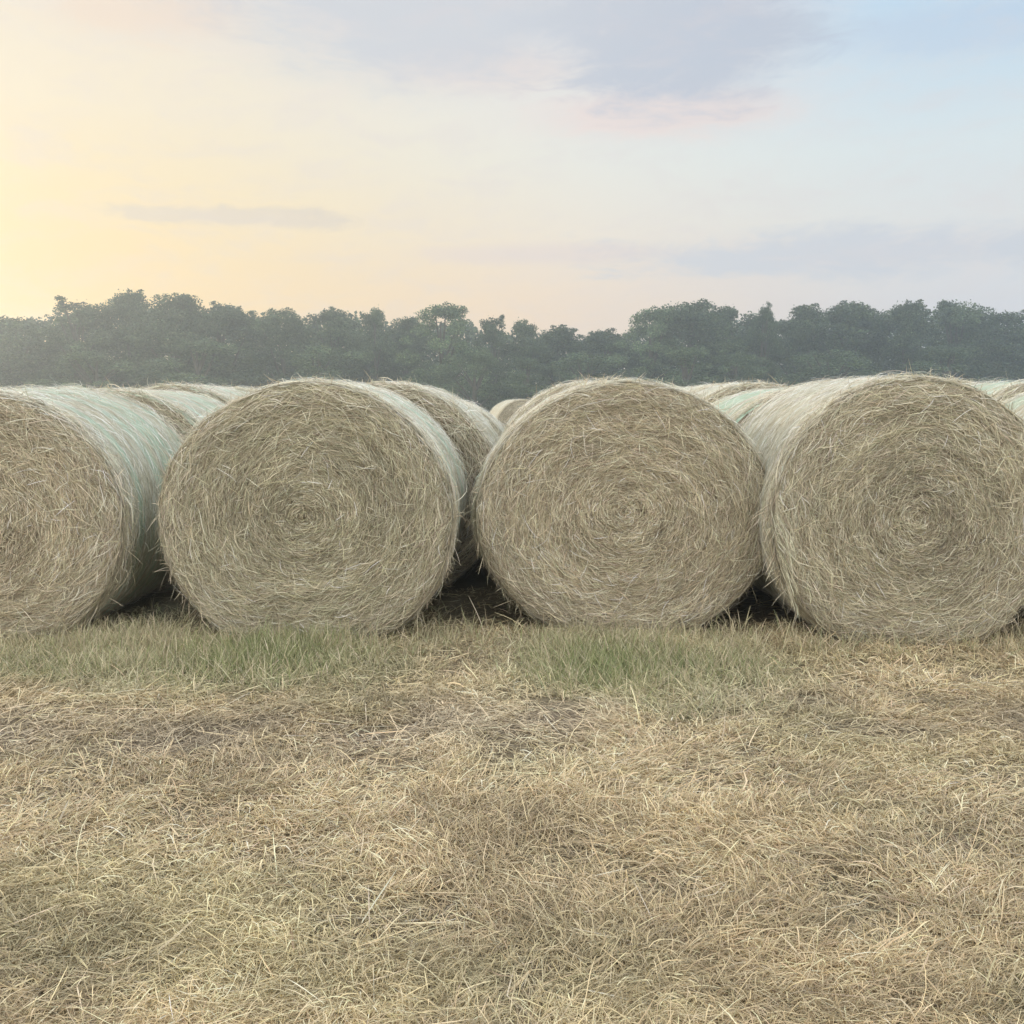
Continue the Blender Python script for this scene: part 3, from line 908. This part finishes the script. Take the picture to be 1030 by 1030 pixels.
def far_wood():
    r = np.random.default_rng(99)
    n = 200000
    x = r.uniform(-125, 125, n); y = 113 + r.random(n) * 12 - 0.0 * x
    # the depth of the wood behind the first line; closes the gaps between the trunks
    tx = np.array([at(t[0], t[1], 118)[0] for t in trees]); tz = np.array([at(t[0], t[1], 118)[2] for t in trees])
    hmax = np.interp(x, tx, tz) * (0.74 + 0.24 * fbm(x * 0.35 + 7, y * 0.1, 12, 4) + 0.06 * smst(np.abs(x), 60, 66))
    z = hmax * r.random(n) ** 0.75
    P = np.stack([x, y, z], -1)
    c = palette(n, LEAFC, [0.4, 0.25, 0.3, 0.05], 0.15, r)
    v, q, cc = leaf_quads(P, 0.26, r, c)
    o = add_obj('woodland', make_mesh('woodland', v, q, cc, M_leaf))
    tag(o, 'dark depth of the wood behind the first line of trees', 'woodland', kind='stuff')


far_wood()

# ------------------------------------------------------------------ haze
def haze():
    x0, x1, y0, y1, z0, z1 = -440, 440, -130, 440, -1.6, 16.0
    V = [(x, y, z) for x in (x0, x1) for y in (y0, y1) for z in (z0, z1)]
    Q = [(0, 1, 3, 2), (4, 6, 7, 5), (0, 4, 5, 1), (2, 3, 7, 6), (0, 2, 6, 4), (1, 5, 7, 3)]
    m = bpy.data.materials.new('haze'); m.use_nodes = True
    nt = m.node_tree; nt.nodes.clear()
    out = nt.nodes.new('ShaderNodeOutputMaterial'); pv = nt.nodes.new('ShaderNodeVolumePrincipled')
    pv.inputs['Color'].default_value = (0.80, 0.91, 1.0, 1)
    pv.inputs['Density'].default_value = 0.0026
    pv.inputs['Anisotropy'].default_value = 0.62
    nt.links.new(pv.outputs[0], out.inputs['Volume'])
    o = add_obj('haze', make_mesh('haze', V, Q, None, m))
    tag(o, 'thin evening haze over the field', 'haze', kind='stuff')


haze()

# ------------------------------------------------------------------ sky and light
SUN_AZ, SUN_EL = -42.0, 10.0
w = bpy.data.worlds.new('World'); scene.world = w; w.use_nodes = True
nt = w.node_tree; bg = nt.nodes['Background']
tc = nt.nodes.new('ShaderNodeTexCoord').outputs['Generated']
sep = nt.nodes.new('ShaderNodeSeparateXYZ'); nt.links.new(tc, sep.inputs[0])
az = math_node(nt, 'MULTIPLY', math_node(nt, 'ARCTAN2', sep.outputs[0], sep.outputs[1]), 57.2958)
el = math_node(nt, 'MULTIPLY', math_node(nt, 'ARCSINE', sep.outputs[2]), 57.2958)
e01 = math_node(nt, 'DIVIDE', el, 40.0, clamp=True)
P_ = lambda d: d / 40.0
left = ramp(nt, e01, [(P_(0), s2l(252, 208, 146)), (P_(5), s2l(253, 216, 154)), (P_(10), s2l(252, 227, 176)), (P_(15), s2l(248, 233, 204)),
                      (P_(20), s2l(244, 233, 214)), (P_(32), s2l(226, 228, 226))])
cent = ramp(nt, e01, [(P_(0), s2l(252, 216, 186)), (P_(5), s2l(251, 222, 194)), (P_(9), s2l(246, 233, 215)), (P_(13), s2l(240, 238, 228)),
                      (P_(19), s2l(236, 237, 236)), (P_(32), s2l(206, 220, 234))])
righ = ramp(nt, e01, [(P_(0), s2l(224, 222, 226)), (P_(5), s2l(222, 222, 228)), (P_(9), s2l(230, 231, 230)), (P_(13), s2l(224, 235, 238)),
                      (P_(20), s2l(190, 220, 243)), (P_(32), s2l(176, 206, 236))])
c = mix_col(nt, smooth(nt, az, -24, 8), left, cent)
c = mix_col(nt, smooth(nt, az, -2, 26), c, righ)
# rest of the dome: calm pale evening sky behind and overhead
back = ramp(nt, e01, [(0.0, s2l(228, 216, 208)), (0.4, s2l(228, 222, 216)), (1.0, s2l(222, 220, 220))])
aza = math_node(nt, 'ABSOLUTE', az)
c = mix_col(nt, smooth(nt, aza, 60, 120), c, back)
# clouds
cv = nt.nodes.new('ShaderNodeCombineXYZ')
nt.links.new(math_node(nt, 'MULTIPLY', az, 0.10), cv.inputs[0]); nt.links.new(math_node(nt, 'MULTIPLY', el, 0.30), cv.inputs[1])
cw = noise_node(nt, cv.outputs[0], 0.9, 3, 0.5)
cv2 = nt.nodes.new('ShaderNodeCombineXYZ')
nt.links.new(math_node(nt, 'MULTIPLY_ADD', az, 0.12, math_node(nt, 'MULTIPLY', cw, 0.8)), cv2.inputs[0]); nt.links.new(math_node(nt, 'MULTIPLY_ADD', el, 0.34, math_node(nt, 'MULTIPLY', cw, 1.2)), cv2.inputs[1])
cn = noise_node(nt, cv2.outputs[0], 1.7, 12, 0.66)
cn2 = noise_node(nt, cv.outputs[0], 0.7, 5, 0.5)


def cloud(c, a0, e0, ra, re, col, op, wob=0.9, lo=1.15, hi=0.35):
    dx = math_node(nt, 'DIVIDE', math_node(nt, 'SUBTRACT', az, a0), ra)
    dy = math_node(nt, 'DIVIDE', math_node(nt, 'SUBTRACT', el, e0), re)
    d = math_node(nt, 'SQRT', math_node(nt, 'ADD', math_node(nt, 'MULTIPLY', dx, dx), math_node(nt, 'MULTIPLY', dy, dy)))
    d = math_node(nt, 'ADD', d, math_node(nt, 'MULTIPLY', math_node(nt, 'SUBTRACT', cn, 0.5), wob * 2))
    return mix_col(nt, math_node(nt, 'MULTIPLY', smooth(nt, d, lo, hi), op), c, col)


c = cloud(c, -19, 19.6, 6.5, 2.2, s2l(244, 220, 200), 0.6)
c = cloud(c, 8.0, 15.4, 8.5, 1.7, s2l(243, 222, 216), 0.7)
c = cloud(c, -1, 17.6, 7, 1.5, s2l(242, 224, 216), 0.6)
c = cloud(c, 9.0, 19.2, 8.6, 4.3, s2l(196, 203, 216), 0.92, 0.75, 1.12, 0.50)
c = cloud(c, -4.5, 20.6, 14, 4.8, s2l(208, 212, 220), 0.85, 0.6)
c = cloud(c, -15.4, 9.9, 8.2, 0.62, s2l(219, 208, 199), 0.62, 1.7)
c = cloud(c, 18.5, 7.9, 16, 1.5, s2l(208, 213, 223), 0.8, 1.2)
c = cloud(c, 2.0, 8.3, 8, 0.7, s2l(232, 216, 212), 0.5, 0.9)
c = cloud(c, 24, 18.0, 8, 1.5, s2l(196, 210, 230), 0.45, 0.9)
gen = math_node(nt, 'MULTIPLY', smooth(nt, cn2, 0.48, 0.68), smooth(nt, el, 22, 34))
c = mix_col(nt, math_node(nt, 'MULTIPLY', gen, 0.6), c, s2l(205, 205, 214))
faint = math_node(nt, 'MULTIPLY', smooth(nt, cn, 0.42, 0.70), 0.30)
c = mix_col(nt, faint, c, s2l(228, 218, 218))
# glow round the hidden sun, and a brighter dome overhead and behind the camera
sunv = (math.cos(R(SUN_EL)) * math.sin(R(SUN_AZ)), math.cos(R(SUN_EL)) * math.cos(R(SUN_AZ)), math.sin(R(SUN_EL)))
dot = nt.nodes.new('ShaderNodeVectorMath'); dot.operation = 'DOT_PRODUCT'
nt.links.new(tc, dot.inputs[0]); dot.inputs[1].default_value = sunv
glow = smooth(nt, dot.outputs['Value'], 0.955, 1.0)
c = mix_col(nt, math_node(nt, 'MULTIPLY', glow, 0.12), c, (2.4, 1.7, 0.9, 1))
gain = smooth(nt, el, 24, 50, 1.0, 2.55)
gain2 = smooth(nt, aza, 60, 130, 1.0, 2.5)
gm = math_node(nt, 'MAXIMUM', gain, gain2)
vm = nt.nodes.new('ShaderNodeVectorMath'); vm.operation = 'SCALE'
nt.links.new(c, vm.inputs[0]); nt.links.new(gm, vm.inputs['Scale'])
sky = nt.nodes.new('ShaderNodeTexSky'); sky.sky_type = 'NISHITA'; sky.sun_disc = False
sky.sun_elevation = R(SUN_EL); sky.sun_rotation = R(SUN_AZ)
sk = nt.nodes.new('ShaderNodeVectorMath'); sk.operation = 'SCALE'; sk.inputs['Scale'].default_value = 0.10
nt.links.new(sky.outputs[0], sk.inputs[0])
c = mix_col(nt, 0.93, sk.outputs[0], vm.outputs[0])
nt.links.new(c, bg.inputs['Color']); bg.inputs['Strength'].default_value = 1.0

sl = bpy.data.lights.new('sun', 'SUN'); sl.energy = 1.6; sl.angle = R(12); sl.color = (1.0, 0.80, 0.58)
so = bpy.data.objects.new('sun', sl); COL.objects.link(so)
from mathutils import Vector
so.rotation_euler = Vector(sunv).to_track_quat('Z', 'Y').to_euler()
so.location = (-30, 30, 30)

# ------------------------------------------------------------------ camera and render
cam = bpy.data.cameras.new('camera'); co = bpy.data.objects.new('camera', cam); COL.objects.link(co)
cam.sensor_width = 36; cam.lens = 36.0; cam.clip_end = 3000; cam.clip_start = 0.05
co.location = (0, 0, EYE); co.rotation_euler = (math.pi / 2 - PITCH, 0, 0)
scene.camera = co
scene.view_settings.view_transform = 'Standard'; scene.view_settings.look = 'None'
scene.view_settings.exposure = 0.0; scene.view_settings.gamma = 1.0
scene.cycles.max_bounces = 6; scene.cycles.diffuse_bounces = 4; scene.cycles.volume_bounces = 1
scene.cycles.transparent_max_bounces = 8
scene.cycles.caustics_reflective = False; scene.cycles.caustics_refractive = False
